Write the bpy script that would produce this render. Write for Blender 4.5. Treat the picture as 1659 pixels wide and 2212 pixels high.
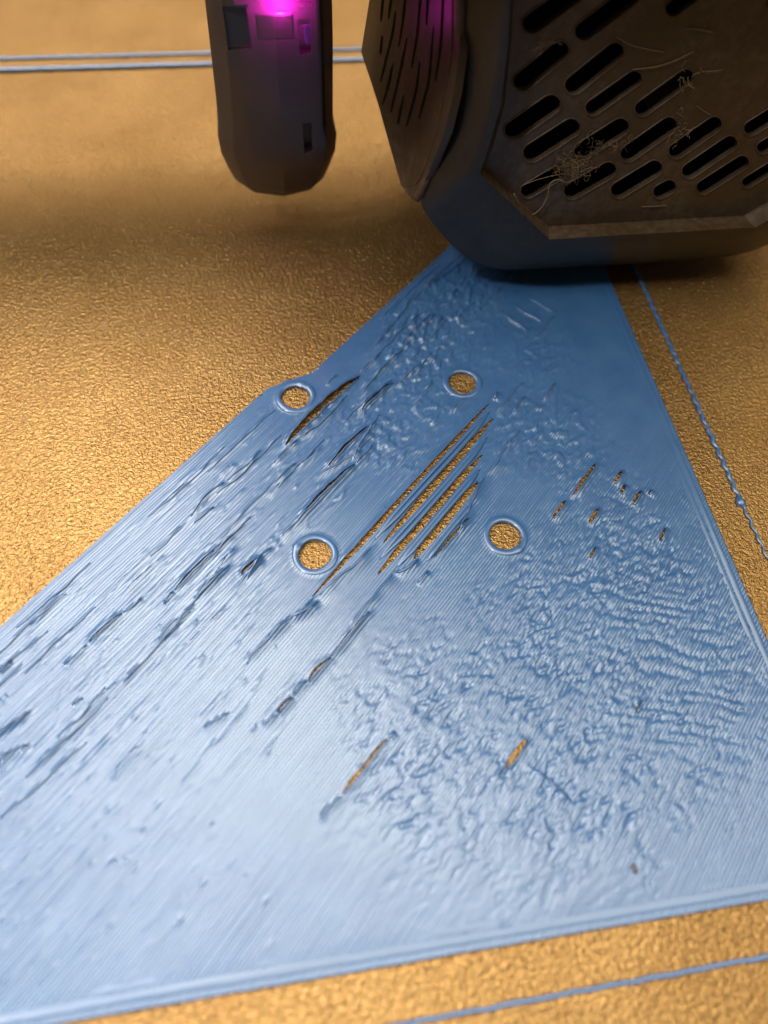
import bpy, bmesh, math, random
import numpy as np
from mathutils import Vector, Matrix
from mathutils.geometry import tessellate_polygon

# ------------------------------------------------------------------ scene, camera, light
for o in list(bpy.data.objects):
    bpy.data.objects.remove(o)
scene = bpy.context.scene
COL = scene.collection
MM = 0.001                      # everything below is measured in millimetres on the printer bed

CAM_H, F = 95.5, 1472.0         # lens height above the bed (mm), focal length in units of a 1659 x 2212 frame
CX, CY, NX, NY = 829.5, 1106.0, 751.0, 1955.0
_u = -np.array([NX - CX, -(NY - CY), -F]); _u /= np.linalg.norm(_u)
_fw = np.array([0, 0, -1.0]); _y = _fw - _u * _fw.dot(_u); _y /= np.linalg.norm(_y); _x = np.cross(_y, _u)
_a = math.radians(12.7)
RC = np.array([_x * math.cos(_a) + _y * math.sin(_a), -_x * math.sin(_a) + _y * math.cos(_a), _u])
CPOS = np.array([0, 0, CAM_H])

cam = bpy.data.cameras.new('camera'); camo = bpy.data.objects.new('camera', cam); COL.objects.link(camo)
m4 = Matrix(RC.tolist()).to_4x4(); m4.translation = Vector((CPOS * MM).tolist())
camo.matrix_world = m4
cam.sensor_fit = 'VERTICAL'; cam.sensor_height = 36; cam.lens = 36 * F / 2212
cam.clip_start = 0.002; cam.clip_end = 50
cam.dof.use_dof = True; cam.dof.focus_distance = 0.111; cam.dof.aperture_fstop = 10.0
scene.camera = camo

w = bpy.data.worlds.new('World'); scene.world = w; w.use_nodes = True
w.node_tree.nodes['Background'].inputs[0].default_value = (1.0, 0.80, 0.58, 1)
w.node_tree.nodes['Background'].inputs[1].default_value = 0.11

def area(name, loc, size, target, power, col):
    l = bpy.data.lights.new(name, 'AREA'); l.shape = 'RECTANGLE'; l.size, l.size_y = size
    l.energy = power; l.color = col
    o = bpy.data.objects.new(name, l); COL.objects.link(o); o.location = loc
    o.rotation_euler = (Vector(target) - Vector(loc)).to_track_quat('-Z', 'Y').to_euler()
    return o
# the room's lamps: a daylight-white panel up on the left, a broad warm ceiling light overhead
pl = area('panel_lamp', (-0.338, 0.215, 0.62), (0.56, 0.72), (-0.338, 0.215, 0), 5.0, (0.95, 0.97, 1.0))
pl.rotation_euler = (0, 0, math.radians(-27.7))
area('window_lamp', (-0.15, 0.88, 1.20), (2.1, 0.66), (-0.05, 0.0, 0), 22.0, (1.0, 0.91, 0.78))
area('ceiling_lamp', (0.40, 0.12, 1.5), (1.5, 1.3), (0.40, 0.12, 0), 22.0, (1.0, 0.95, 0.76))
sp = area('desk_lamp', (-0.45, -0.15, 0.70), (0.07, 0.07), (-0.02, 0.05, 0), 2.8, (1.0, 0.98, 0.95)); sp.data.shape = 'DISK'

vs = scene.view_settings
vs.view_transform = 'Standard'; vs.look = 'None'; vs.exposure = -0.05; vs.gamma = 1.0; vs.use_curve_mapping = False
scene.render.engine = 'CYCLES'

# ------------------------------------------------------------------ measuring: sight line of the lens met with a real plane (mm)
def ray(px, py): return RC @ np.array([px - CX, -(py - CY), -F])
def meet(px, py, n, p0):
    d = ray(px, py); n = np.array(n, float)
    return CPOS + d * ((np.array(p0, float) - CPOS).dot(n) / d.dot(n))
def bed(px, py, z=0.0): return meet(px, py, (0, 0, 1), (0, 0, z))
def front(px, py, y): return meet(px, py, (0, 1, 0), (0, y, 0))

# ------------------------------------------------------------------ helpers
def link(name, me, mat, parent=None, smooth=True):
    o = bpy.data.objects.new(name, me); COL.objects.link(o)
    if mat: me.materials.append(mat)
    if smooth and len(me.polygons): me.polygons.foreach_set('use_smooth', [True] * len(me.polygons))
    if parent: o.parent = parent
    return o
def mesh(name, verts, faces, mat, parent=None, smooth=True, sharp=None):
    me = bpy.data.meshes.new(name)
    me.from_pydata([tuple(float(c) * MM for c in v) for v in verts], [], faces); me.update()
    bm = bmesh.new(); bm.from_mesh(me); bmesh.ops.recalc_face_normals(bm, faces=bm.faces); bm.to_mesh(me); bm.free()
    o = link(name, me, mat, parent, smooth)
    if smooth and sharp is not None: me.set_sharp_from_angle(angle=math.radians(sharp))
    return o
def empty(name, loc=(0, 0, 0)):
    o = bpy.data.objects.new(name, None); COL.objects.link(o); o.location = tuple(c * MM for c in loc)
    o.empty_display_size = 0.005
    return o
def tag(o, label, cat, group=None, kind=None):
    o['label'] = label; o['category'] = cat
    if group: o['group'] = group
    if kind: o['kind'] = kind
    return o
def tube_geo(pts, rad, n=8, flat=1.0, closed=False, up=(0, 0, 1)):
    """swept bead; flat squashes it along up"""
    P = [np.array(p, float) for p in pts]; V = []; Fc = []; K = len(P); up = np.array(up, float)
    for i, p in enumerate(P):
        a = P[(i - 1) % K] if (closed or i > 0) else P[i]
        b = P[(i + 1) % K] if (closed or i < K - 1) else P[i]
        t = b - a; t /= (np.linalg.norm(t) + 1e-12)
        s = np.cross(t, up)
        if np.linalg.norm(s) < 1e-3: s = np.cross(t, np.array([1.0, 0.3, 0]))
        s /= np.linalg.norm(s); q = np.cross(s, t)
        r = rad[i] if hasattr(rad, '__len__') else rad
        for k in range(n):
            an = 2 * math.pi * k / n
            V.append(p + s * r * math.cos(an) + q * r * flat * math.sin(an))
    for i in range(K if closed else K - 1):
        j = (i + 1) % K
        for k in range(n):
            k2 = (k + 1) % n
            Fc.append((i * n + k, i * n + k2, j * n + k2, j * n + k))
    if not closed:
        Fc.append(tuple(range(n))[::-1]); Fc.append(tuple((K - 1) * n + k for k in range(n)))
    return V, Fc
def resample(pts, step):
    P = np.array(pts, float); seg = np.linalg.norm(np.diff(P, axis=0), axis=1); s = np.r_[0, np.cumsum(seg)]
    n = max(2, int(s[-1] / step) + 1); t = np.linspace(0, s[-1], n)
    return np.stack([np.interp(t, s, P[:, k]) for k in range(P.shape[1])], 1)
def smooth_line(pts, sub=8):
    """Catmull-Rom through the given points"""
    P = [np.array(p, float) for p in pts]; P = [2 * P[0] - P[1]] + P + [2 * P[-1] - P[-2]]; out = []
    for i in range(1, len(P) - 2):
        for k in range(sub):
            t = k / sub
            out.append(0.5 * (2 * P[i] + (P[i + 1] - P[i - 1]) * t + (2 * P[i - 1] - 5 * P[i] + 4 * P[i + 1] - P[i + 2]) * t * t
                              + (3 * P[i] - P[i - 1] - 3 * P[i + 1] + P[i + 2]) * t ** 3))
    out.append(P[-2]); return out

_rng = np.random.default_rng(7)
_perm = _rng.permutation(256); _perm = np.r_[_perm, _perm]
_ga = _rng.uniform(0, 2 * np.pi, 256)
def perlin(x, y, seed=0):
    x = np.asarray(x, float) + seed * 17.31; y = np.asarray(y, float) + seed * 9.77
    xi = np.floor(x).astype(int); yi = np.floor(y).astype(int); xf = x - xi; yf = y - yi
    u = xf * xf * xf * (xf * (xf * 6 - 15) + 10); v = yf * yf * yf * (yf * (yf * 6 - 15) + 10)
    def gr(ix, iy, dx, dy):
        a = _ga[_perm[(_perm[ix & 255] + iy) & 255]]
        return np.cos(a) * dx + np.sin(a) * dy
    n0 = gr(xi, yi, xf, yf) * (1 - u) + gr(xi + 1, yi, xf - 1, yf) * u
    n1 = gr(xi, yi + 1, xf, yf - 1) * (1 - u) + gr(xi + 1, yi + 1, xf - 1, yf - 1) * u
    return (n0 * (1 - v) + n1 * v) * 1.5
def sst(a, b, x):
    t = np.clip((x - a) / (b - a), 0, 1); return t * t * (3 - 2 * t)

# ------------------------------------------------------------------ materials
def new_mat(name):
    m = bpy.data.materials.new(name); m.use_nodes = True
    nt = m.node_tree; return m, nt, nt.nodes['Principled BSDF']
def nd(nt, typ, **kw):
    n = nt.nodes.new(typ)
    for k, v in kw.items():
        if k in n.inputs: n.inputs[k].default_value = v
        else: setattr(n, k, v)
    return n
def ramp(nt, src, stops):
    r = nt.nodes.new('ShaderNodeValToRGB'); e = r.color_ramp.elements
    while len(e) < len(stops): e.new(0.5)
    for k, (p, c) in enumerate(stops):
        e[k].position = p; e[k].color = c if len(c) == 4 else (*c, 1)
    nt.links.new(src, r.inputs[0]); return r
def math_n(nt, op, a, b=None):
    n = nt.nodes.new('ShaderNodeMath'); n.operation = op
    for k, x in enumerate((a, b)):
        if x is None: continue
        if isinstance(x, (int, float)): n.inputs[k].default_value = x
        else: nt.links.new(x, n.inputs[k])
    return n.outputs[0]

def gold_material():
    m, nt, p = new_mat('textured_gold'); L = nt.links.new
    tc = nd(nt, 'ShaderNodeTexCoord')
    n1 = nd(nt, 'ShaderNodeTexNoise', Scale=1550.0, Detail=2.5, Roughness=0.6, Distortion=0.45)
    n2 = nd(nt, 'ShaderNodeTexNoise', Scale=3400.0, Detail=1.0)
    n3 = nd(nt, 'ShaderNodeTexNoise', Scale=45.0, Detail=3.0)
    for n in (n1, n2, n3): L(tc.outputs['Object'], n.inputs['Vector'])
    hgt = math_n(nt, 'ADD', n1.outputs[0], math_n(nt, 'MULTIPLY', n2.outputs[0], 0.4))
    b = nd(nt, 'ShaderNodeBump', Strength=1.0, Distance=0.00033); L(hgt, b.inputs['Height']); L(b.outputs[0], p.inputs['Normal'])
    r = ramp(nt, n3.outputs[0], [(0.3, (0.33, 0.180, 0.060)), (0.7, (0.41, 0.234, 0.082))])
    L(r.outputs[0], p.inputs['Base Color'])
    p.inputs['Metallic'].default_value = 0.88; p.inputs['Roughness'].default_value = 0.36
    return m
def blue_material(name, lines):
    m, nt, p = new_mat(name); L = nt.links.new
    tc = nd(nt, 'ShaderNodeTexCoord')
    n1 = nd(nt, 'ShaderNodeTexNoise', Scale=160.0, Detail=4.0, Roughness=0.6); L(tc.outputs['Object'], n1.inputs['Vector'])
    r = ramp(nt, n1.outputs[0], [(0.3, (0.024, 0.098, 0.25)), (0.72, (0.040, 0.128, 0.29))]); L(r.outputs[0], p.inputs['Base Color'])
    p.inputs['Roughness'].default_value = 0.46; p.inputs['Specular IOR Level'].default_value = 0.9
    p.inputs['Coat Weight'].default_value = 1.0; p.inputs['Coat Roughness'].default_value = 0.17; p.inputs['Coat IOR'].default_value = 1.65
    n2 = nd(nt, 'ShaderNodeTexNoise', Scale=900.0, Detail=3.0); L(tc.outputs['Object'], n2.inputs['Vector'])
    hgt = math_n(nt, 'MULTIPLY', n2.outputs[0], 0.35)
    if lines:                                            # laid filament lines 0.45 mm apart along the object's x axis
        sx = nd(nt, 'ShaderNodeSeparateXYZ'); L(tc.outputs['Object'], sx.inputs[0])
        n3 = nd(nt, 'ShaderNodeTexNoise', Scale=60.0, Detail=2.0); L(tc.outputs['Object'], n3.inputs['Vector'])
        ph = math_n(nt, 'ADD', math_n(nt, 'MULTIPLY', sx.outputs[1], 2 * math.pi / 0.00045), math_n(nt, 'MULTIPLY', n3.outputs[0], 5.0))
        ln = math_n(nt, 'ABSOLUTE', math_n(nt, 'SINE', math_n(nt, 'MULTIPLY', ph, 0.5)))
        mp = nd(nt, 'ShaderNodeMapping'); mp.inputs['Scale'].default_value = (60, 2600, 1)
        L(tc.outputs['Object'], mp.inputs['Vector'])
        n4 = nd(nt, 'ShaderNodeTexNoise', Scale=1.0, Detail=2.0); L(mp.outputs[0], n4.inputs['Vector'])
        hgt = math_n(nt, 'ADD', hgt, math_n(nt, 'MULTIPLY', ln, 1.15))
        hgt = math_n(nt, 'ADD', hgt, math_n(nt, 'MULTIPLY', n4.outputs[0], 1.3))
    b = nd(nt, 'ShaderNodeBump', Strength=0.55, Distance=0.00007); L(hgt, b.inputs['Height']); L(b.outputs[0], p.inputs['Normal']); L(b.outputs[0], p.inputs['Coat Normal'])
    return m
def plastic(name, col, rough, dust=0.0, spec=0.5):
    m, nt, p = new_mat(name); L = nt.links.new
    tc = nd(nt, 'ShaderNodeTexCoord')
    n1 = nd(nt, 'ShaderNodeTexNoise', Scale=700.0, Detail=6.0, Roughness=0.7); L(tc.outputs['Object'], n1.inputs['Vector'])
    n2 = nd(nt, 'ShaderNodeTexNoise', Scale=70.0, Detail=4.0); L(tc.outputs['Object'], n2.inputs['Vector'])
    k = math_n(nt, 'MULTIPLY', n1.outputs[0], math_n(nt, 'ADD', n2.outputs[0], 0.35))
    d = tuple(c * (1 - dust) + dd * dust for c, dd in zip(col, (0.30, 0.24, 0.18)))
    r = ramp(nt, k, [(0.38, col), (0.62, d)]); L(r.outputs[0], p.inputs['Base Color'])
    rr = ramp(nt, n2.outputs[0], [(0.3, (rough * 0.85,) * 3), (0.7, (min(1, rough * 1.2),) * 3)]); L(rr.outputs[0], p.inputs['Roughness'])
    b = nd(nt, 'ShaderNodeBump', Strength=0.25, Distance=0.00006); L(n1.outputs[0], b.inputs['Height']); L(b.outputs[0], p.inputs['Normal'])
    p.inputs['Specular IOR Level'].default_value = spec
    return m
def smoke_material(name, tint, see):
    m, nt, p = new_mat(name); L = nt.links.new
    tc = nd(nt, 'ShaderNodeTexCoord')
    n1 = nd(nt, 'ShaderNodeTexNoise', Scale=120.0, Detail=3.0); L(tc.outputs['Object'], n1.inputs['Vector'])
    r = ramp(nt, n1.outputs[0], [(0.3, (0.036, 0.030, 0.032)), (0.7, (0.046, 0.039, 0.038))]); L(r.outputs[0], p.inputs['Base Color'])
    p.inputs['Roughness'].default_value = 0.28
    t = nd(nt, 'ShaderNodeBsdfTransparent'); t.inputs[0].default_value = (*tint, 1)
    mx = nd(nt, 'ShaderNodeMixShader'); mx.inputs[0].default_value = see
    L(p.outputs[0], mx.inputs[1]); L(t.outputs[0], mx.inputs[2]); L(mx.outputs[0], nt.nodes['Material Output'].inputs[0])
    return m
def glow_material(name, col, s):
    m, nt, p = new_mat(name)
    p.inputs['Base Color'].default_value = (*[c * 0.5 for c in col], 1)
    p.inputs['Emission Color'].default_value = (*col, 1); p.inputs['Emission Strength'].default_value = s
    n1 = nd(nt, 'ShaderNodeTexNoise', Scale=300.0, Detail=2.0)
    rr = ramp(nt, n1.outputs[0], [(0.2, (0.3,) * 3), (0.8, (0.6,) * 3)]); nt.links.new(rr.outputs[0], p.inputs['Roughness'])
    return m

GOLD = gold_material()
BLUE = blue_material('blue_filament_layer', True)
BEAD = blue_material('blue_filament_bead', False)
HEAD = plastic('black_plastic', (0.013, 0.012, 0.013), 0.38, 0.04, .35)
COVER = plastic('dusty_black_plastic', (0.046, 0.030, 0.018), 0.33, 0.13, .5)
LEDGE = plastic('warm_bounce_black_plastic', (0.060, 0.034, 0.016), 0.38, 0.16, .3)  # warm light bouncing off the plate is put into this browner tone
DARK = plastic('matt_black_plastic', (0.006, 0.005, 0.005), 0.6, 0.0, 0.2)
BRASS = plastic('brass', (0.45, 0.30, 0.10), 0.35)
LINT = plastic('tan_lint', (0.21, 0.135, 0.07), 0.8, 0.2)
CRUMB = plastic('dark_crumb', (0.10, 0.09, 0.11), 0.6)

# ------------------------------------------------------------------ build plate
me_v = [(-420, -160, 0), (330, -160, 0), (330, 480, 0), (-420, 480, 0)]
me_v += [(x, y, -1.5) for x, y, _ in me_v]
plate = mesh('build_plate', me_v, [(0, 1, 2, 3), (7, 6, 5, 4), (0, 4, 5, 1), (1, 5, 6, 2), (2, 6, 7, 3), (3, 7, 4, 0)], GOLD, smooth=False)
plate['kind'] = 'structure'; plate['label'] = 'textured gold build plate under the blue print'

# ------------------------------------------------------------------ the failed first layer
C45 = math.sqrt(0.5)
ORG = np.array([0.0, 45.0])                     # local frame: x along the laid lines, y across them
def to_uv(p):
    d = np.asarray(p, float)[..., :2] - ORG
    return np.stack([(d[..., 0] + d[..., 1]) * C45, (-d[..., 0] + d[..., 1]) * C45], -1)
def to_xy(u, v): return ORG[0] + (u - v) * C45, ORG[1] + (u + v) * C45

HOLES = [(-0.2, 78.7), (30.1, 78.9), (0.4, 47.4), (30.7, 47.1)]; HR = 2.55
EX0, EX1, EY0 = -75.0, 65.8, -6.6               # left end, right edge, near edge
OUT = [(EX0, EY0), (EX1, EY0), (EX1, 146.0), (3.4, 84.2), (-5.0, 81.2), (EX0, 11.6)]

def c4(x, y): return (777.7 + x * .5312, 501.1 + y * .5312)
def c5(x, y): return (345.7 + x * .4688, 734.5 + y * .4688)
def c6(x, y): return (x * .4688, 1123 + y * .4688)
def c7(x, y): return (604.8 + x * .6354, 1209.6 + y * .6354)
# open tears: ends (towards the camera, away), widest gap in mm, lift of the near-right lip, lift of the far-left lip, bow
TEARS = [
    (c5(578, 498), c5(925, 175), 1.35, .9, 1.3, .6), (c5(925, 340), c5(1075, 205), .45, .8, .8, .2),
    (c5(770, 598), c5(965, 405), .5, .9, .9, .3), (c5(650, 825), c5(905, 578), .55, .9, .9, .4),
    (c5(695, 1197), c5(1515, 300), 1.0, .15, .45, 0), (c5(1025, 945), c5(1535, 368), 1.3, .2, .3, 0),
    (c5(1000, 1090), c5(1485, 535), 1.4, .2, .3, .1), (c5(1165, 1020), c5(1465, 660), 1.65, .25, .3, .2),
    (c5(1258, 1015), c5(1425, 825), .45, .5, .1, .1),
    (c6(800, 340), c6(995, 145), .40, .6, .6, .2), (c6(410, 575), c6(575, 435), .42, .7, .6, .2),
    (c6(1110, 265), c6(1203, 182), .6, .8, .7, .2), (c6(1415, 755), c6(1525, 635), .55, .6, .2, .2),
    (c6(1520, 642), c6(1705, 425), .28, .7, .2, .2), (c6(1275, 895), c6(1348, 816), .5, .5, .2, .1),
    (c6(-20, 1000), c6(145, 885), .4, 1.0, .1, .2),
    (c7(205, 805), c7(368, 605), .55, .3, .2, .1), (c7(760, 715), c7(838, 612), .8, .3, .2, .1), (c7(1203, 525), c7(1224, 477), .3, .2, .1, 0),
    (c4(778, 1175), c4(832, 1098), .6, .5, .2, .1), (c4(860, 1080), c4(955, 950), .65, .6, .2, .1),
    (c4(1028, 1034), c4(1062, 976), .6, .5, .2, .1), (c4(1052, 1075), c4(1078, 1035), .55, .4, .2, 0),
    (c4(1102, 1120), c4(1138, 1060), .6, .6, .2, .1), (c4(928, 1194), c4(967, 1130), .7, .5, .2, .1),
    (c4(1212, 1265), c4(1237, 1210), .55, .6, .2, .1), (c4(928, 1334), c4(957, 1286), .45, .4, .2, 0),
    (c4(1165, 1075), c4(1180, 1055), .3, .4, .2, 0),
]
# closed creases: ends, lift, half width (mm), bow
CREASES = [
    (c5(135, 825), c5(300, 660), .6, .6, .4), (c5(300, 660), c5(470, 510), .5, .5, -.4), (c5(160, 860), c5(260, 780), .35, .5, .2),
    (c5(520, 580), c5(640, 470), .7, .6, .2), (c5(540, 650), c5(625, 575), .4, .5, .2), (c5(640, 470), c5(870, 260), .8, .8, -.6),
    (c5(900, 300), c5(1110, 60), .7, .9, .4), (c5(720, 640), c5(930, 520), .5, .7, .2), (c5(830, 400), c5(1080, 190), .5, .7, .2),
    (c5(890, 570), c5(1010, 350), .6, .7, .3), (c5(905, 585), c5(980, 490), .7, .5, .1), (c5(560, 920), c5(700, 780), .6, .7, .2),
    (c5(230, 1000), c5(340, 910), .6, .7, .2), (c5(400, 1110), c5(520, 965), .6, .6, .5), (c5(180, 1190), c5(330, 1040), .5, .7, .3),
    (c5(720, 1190), c5(980, 960), .7, 1.0, -.3), (c5(500, 1380), c5(720, 1200), .6, .7, .3), (c5(850, 1370), c5(1080, 1080), .6, .7, .3),
    (c5(1080, 1080), c5(1190, 1020), .6, .6, -.3), (c5(1180, 1130), c5(1230, 1070), .6, .5, .1), (c5(1380, 900), c5(1500, 640), .7, .8, .4),
    (c5(1500, 640), c5(1659, 420), .5, .9, .3), (c6(760, 395), c6(805, 340), .6, .5, .2), (c6(890, 375), c6(1040, 235), .6, .6, .3),
    (c6(300, 680), c6(415, 580), .5, .7, .2), (c6(570, 440), c6(660, 365), .5, .6, -.2), (c6(1130, 680), c6(1330, 460), .5, .7, .2),
    (c6(1330, 460), c6(1470, 380), .5, .7, -.2), (c6(1345, 815), c6(1420, 750), .5, .6, .2), (c6(1210, 955), c6(1280, 895), .4, .5, .1),
    (c6(-10, 1120), c6(145, 1040), .9, .8, .3), (c6(0, 700), c6(60, 655), .6, .6, .2), (c6(10, 830), c6(40, 810), .6, .5, 0),
    (c6(0, 1400), c6(420, 1010), .25, .6, .2), (c6(940, 960), c6(1060, 890), .35, .5, .2), (c6(340, 860), c6(390, 830), .4, .5, .2),
    (c7(130, 880), c7(210, 800), .35, .5, .1), (c7(365, 605), c7(385, 585), .6, .5, 0), (c7(840, 700), c7(990, 830), .5, .7, .3),
    (c7(720, 745), c7(780, 690), .4, .5, .1), (c4(735, 695), c4(790, 625), .6, .5, .2), (c4(615, 745), c4(665, 680), .6, .5, .2),
    (c4(550, 745), c4(660, 620), .5, .6, .2), (c4(540, 690), c4(556, 660), .8, .5, 0), (c4(0, 600), c4(260, 330), .6, 1.0, .5),
    (c4(20, 520), c4(230, 250), .5, .8, -.3), (c4(100, 360), c4(330, 130), .5, .9, .3), (c4(180, 330), c4(420, 90), .4, .8, .2),
    (c4(280, 230), c4(470, 80), .4, .8, -.2), (c4(680, 420), c4(580, 345), .35, .5, 0), (c4(740, 380), c4(620, 310), .3, .5, 0),
    (c4(790, 340), c4(680, 280), .3, .5, 0), (c4(700, 450), c4(790, 350), .3, .5, 0),
]

def blob(x, y, c, r):                            # soft mask on the sheet, centre and radii in mm
    return np.exp(-(((x - c[0]) / r[0]) ** 2 + ((y - c[1]) / r[1]) ** 2))

def build_sheet(parent):
    DU, DV = 0.20, 0.15
    c = to_uv(np.array(OUT)); u0, v0 = c.min(0) - 1; u1, v1 = c.max(0) + 1
    us = np.arange(u0, u1, DU); vs_ = np.arange(v0, v1, DV)
    U, V = np.meshgrid(us, vs_, indexing='ij'); X, Y = to_xy(U, V)
    # signed distance to the outline (positive outside)
    P = np.array(OUT); D = np.full(X.shape, 1e9); inside = np.zeros(X.shape, bool)
    for i in range(len(P)):
        a, b = P[i], P[(i + 1) % len(P)]; e = b - a
        t = np.clip(((X - a[0]) * e[0] + (Y - a[1]) * e[1]) / (e @ e), 0, 1)
        D = np.minimum(D, np.hypot(X - a[0] - t * e[0], Y - a[1] - t * e[1]))
        if a[1] != b[1]:
            cr = ((a[1] > Y) != (b[1] > Y)) & (X < (b[0] - a[0]) * (Y - a[1]) / (b[1] - a[1]) + a[0]); inside ^= cr
    FLD = np.where(inside, -D, D)
    FLD = np.minimum(FLD, np.hypot(X - HOLES[0][0], Y - HOLES[0][1]) - 4.2)
    edge_d = -FLD.copy()
    FLD = FLD + 0.07 * perlin(U / 1.3, V / 1.3, 3) * (edge_d < 2)
    hole_d = np.full(X.shape, 1e9)
    for hx, hy in HOLES:
        d = np.hypot(X - hx, Y - hy) - HR; hole_d = np.minimum(hole_d, d); FLD = np.maximum(FLD, -d)
    FLD0 = FLD.copy()
    # ---- relief
    b1 = bed(1250, 1480); b2 = bed(1350, 1230); b3 = bed(900, 1560); b4 = bed(880, 1760); b5 = bed(1480, 1500); b6 = bed(1180, 1780)
    rip = np.clip(1.0 * blob(X, Y, b1, (19, 17)) + .9 * blob(X, Y, b2, (13, 13)) + .6 * blob(X, Y, b3, (10, 9)) + .45 * blob(X, Y, b4, (7, 6))
                  + .8 * blob(X, Y, b5, (11, 12)) + .6 * blob(X, Y, b6, (11, 9)), 0, 1)
    lump = np.clip(blob(X, Y, bed(900, 760), (6, 14)) + .8 * blob(X, Y, bed(1000, 650), (8, 12)) + .5 * blob(X, Y, bed(800, 930), (5, 8))
                   + .6 * blob(X, Y, bed(1180, 950), (9, 9)) + .4 * blob(X, Y, bed(860, 970), (4, 5)) + .5 * blob(X, Y, bed(1130, 760), (8, 7)), 0, 1)
    left = sst(-6, 12, V - 2) ; nearleft = np.clip(blob(X, Y, bed(150, 1850), (22, 22)) + .6 * blob(X, Y, bed(350, 1500), (16, 14)), 0, 1)
    flatm = np.clip(blob(X, Y, bed(800, 1090), (6, 6)) + blob(X, Y, bed(1080, 740), (4, 6)) + blob(X, Y, bed(1150, 1080), (5, 6)), 0, 1)
    calm = 1 - .85 * flatm
    Z = 0.55 + .09 * perlin(U / 17, V / 13, 1) + .02 * perlin(U / 6, V / 5, 2)
    fib = perlin(U / 15, V / .62, 4) * (.45 + perlin(U / 9, V / 6, 5)) + .6 * perlin(U / 24, V / 1.5, 6)
    Z += (.010 + .038 * left) * fib * calm
    Z += .05 * left * calm * sst(.12, .30, perlin(U / 7, V / .75, 29)) * sst(-.1, .3, perlin(X / 10, Y / 10, 30))
    # ripples of the dragged plastic: short steep wavelets, crests oblique to the laid lines
    ca, sa = math.cos(math.radians(8)), math.sin(math.radians(8))
    A = X * ca + Y * sa; B = -X * sa + Y * ca
    wx = .5 * perlin(X / 3.1, Y / 3.1, 8); wy = .55 * perlin(X / 2.6, Y / 2.6, 9)
    mo = np.clip(blob(X, Y, bed(1490, 1530), (12, 11)) + .8 * blob(X, Y, bed(1400, 1330), (8, 8)), 0, 1)
    ca, sa = math.cos(math.radians(25)), math.sin(math.radians(25))
    A = X * ca + Y * sa + .7 * perlin(X / 3.6, Y / 3.6, 8); B = -X * sa + Y * ca + .55 * perlin(X / 3.0, Y / 3.0, 9)
    jit = perlin(U / 2.6, V / .55, 26)                     # every laid line wavers on its own
    d1 = perlin(A / 2.5, B / 1.0 + .35 * jit, 10); d2 = perlin(A / 1.25, B / .55 + .3 * jit, 11)
    patch = .35 + .75 * sst(-.35, .3, perlin(X / 5.5, Y / 4.5, 12))
    row = ((1 - np.sin(2 * np.pi * B / 1.95 + 2.0 * perlin(X / 3.2, Y / 3.2, 33) + 1.6 * jit)) * .5) ** 1.7
    Z -= rip * calm * patch * (1 - .6 * mo) * (.26 * row * sst(-.28, .22, perlin(A / 2.3, B / 1.4, 34)) + .17 * sst(-.02, .5, d1) + .08 * sst(0, .5, d2))
    ca, sa = math.cos(math.radians(-20)), math.sin(math.radians(-20))
    ph = 2 * np.pi * ((-X * sa + Y * ca) + 1.3 * perlin(X / 8, Y / 8, 13)) / 1.75 + 1.5 * jit
    Z -= mo * calm * .16 * ((1 - np.sin(ph)) * .5) ** 1.8 * sst(-.5, .2, perlin(X / 4, Y / 3, 27))
    Z += rip * calm * .03 * perlin(U / 1.1, V / .48, 28)
    Z += lump * calm * (.36 * sst(-.05, .5, perlin(U / 2.3, V / 1.25, 14)) + .12 * perlin(U / 1.1, V / .8, 15))
    Z += .03 * calm * sst(.30, .5, perlin(U / 3.2, V / 1.0, 16)) * (.3 + left)
    Z += .035 * nearleft * sst(.30, .65, perlin(U / 2.6, V / 1.05, 17))
    # stray blobs of plastic dragged up by the nozzle
    rg = np.random.default_rng(5)
    for k in range(90):
        px, py = (rg.uniform(0, 620), rg.uniform(1100, 2050)) if k < 64 else (rg.uniform(500, 1000), rg.uniform(650, 1200))
        q = to_uv(bed(px, py)); r = rg.uniform(.16, .42); rl = r * rg.uniform(1.2, 3.2); am = rg.uniform(.04, .2)
        iu = slice(max(0, int((q[0] - 3 * rl - u0) / DU)), max(0, int((q[0] + 3 * rl - u0) / DU))); iv = slice(max(0, int((q[1] - 3 * r - v0) / DV)), max(0, int((q[1] + 3 * r - v0) / DV)))
        if Z[iu, iv].size: Z[iu, iv] += am * np.exp(-(((U[iu, iv] - q[0]) / rl) ** 2 + ((V[iu, iv] - q[1]) / r) ** 2) * 1.6)
    # creases and tears
    def local(a, b, pad):
        a = to_uv(bed(*a)); b = to_uv(bed(*b)); lo = np.minimum(a, b) - pad; hi = np.maximum(a, b) + pad
        iu = slice(max(0, int((lo[0] - u0) / DU)), max(0, int((hi[0] - u0) / DU))); iv = slice(max(0, int((lo[1] - v0) / DV)), max(0, int((hi[1] - v0) / DV)))
        Lg = np.linalg.norm(b - a); e = (b - a) / Lg
        du, dv = U[iu, iv] - a[0], V[iu, iv] - a[1]
        return iu, iv, (du * e[0] + dv * e[1]) / Lg, -du * e[1] + dv * e[0], Lg
    rg = np.random.default_rng(11); more = []; moret = []
    def inv(u, v):                                   # local point back to a sight line
        x, y = to_xy(u, v); c_ = RC.T @ (np.array([x, y, 0]) - CPOS); return (CX - F * c_[0] / c_[2], CY + F * c_[1] / c_[2])
    for k in range(46):                              # long folds dragged along the laid lines
        u_, v_ = rg.uniform(-48, 62), rg.uniform(9, 46); L_ = rg.uniform(6, 20); a_ = rg.normal(0, .025)
        more.append((inv(u_, v_), inv(u_ + L_ * math.cos(a_), v_ + L_ * math.sin(a_)), rg.uniform(.25, .62), rg.uniform(.25, .5), rg.uniform(-.4, .4)))
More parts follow.
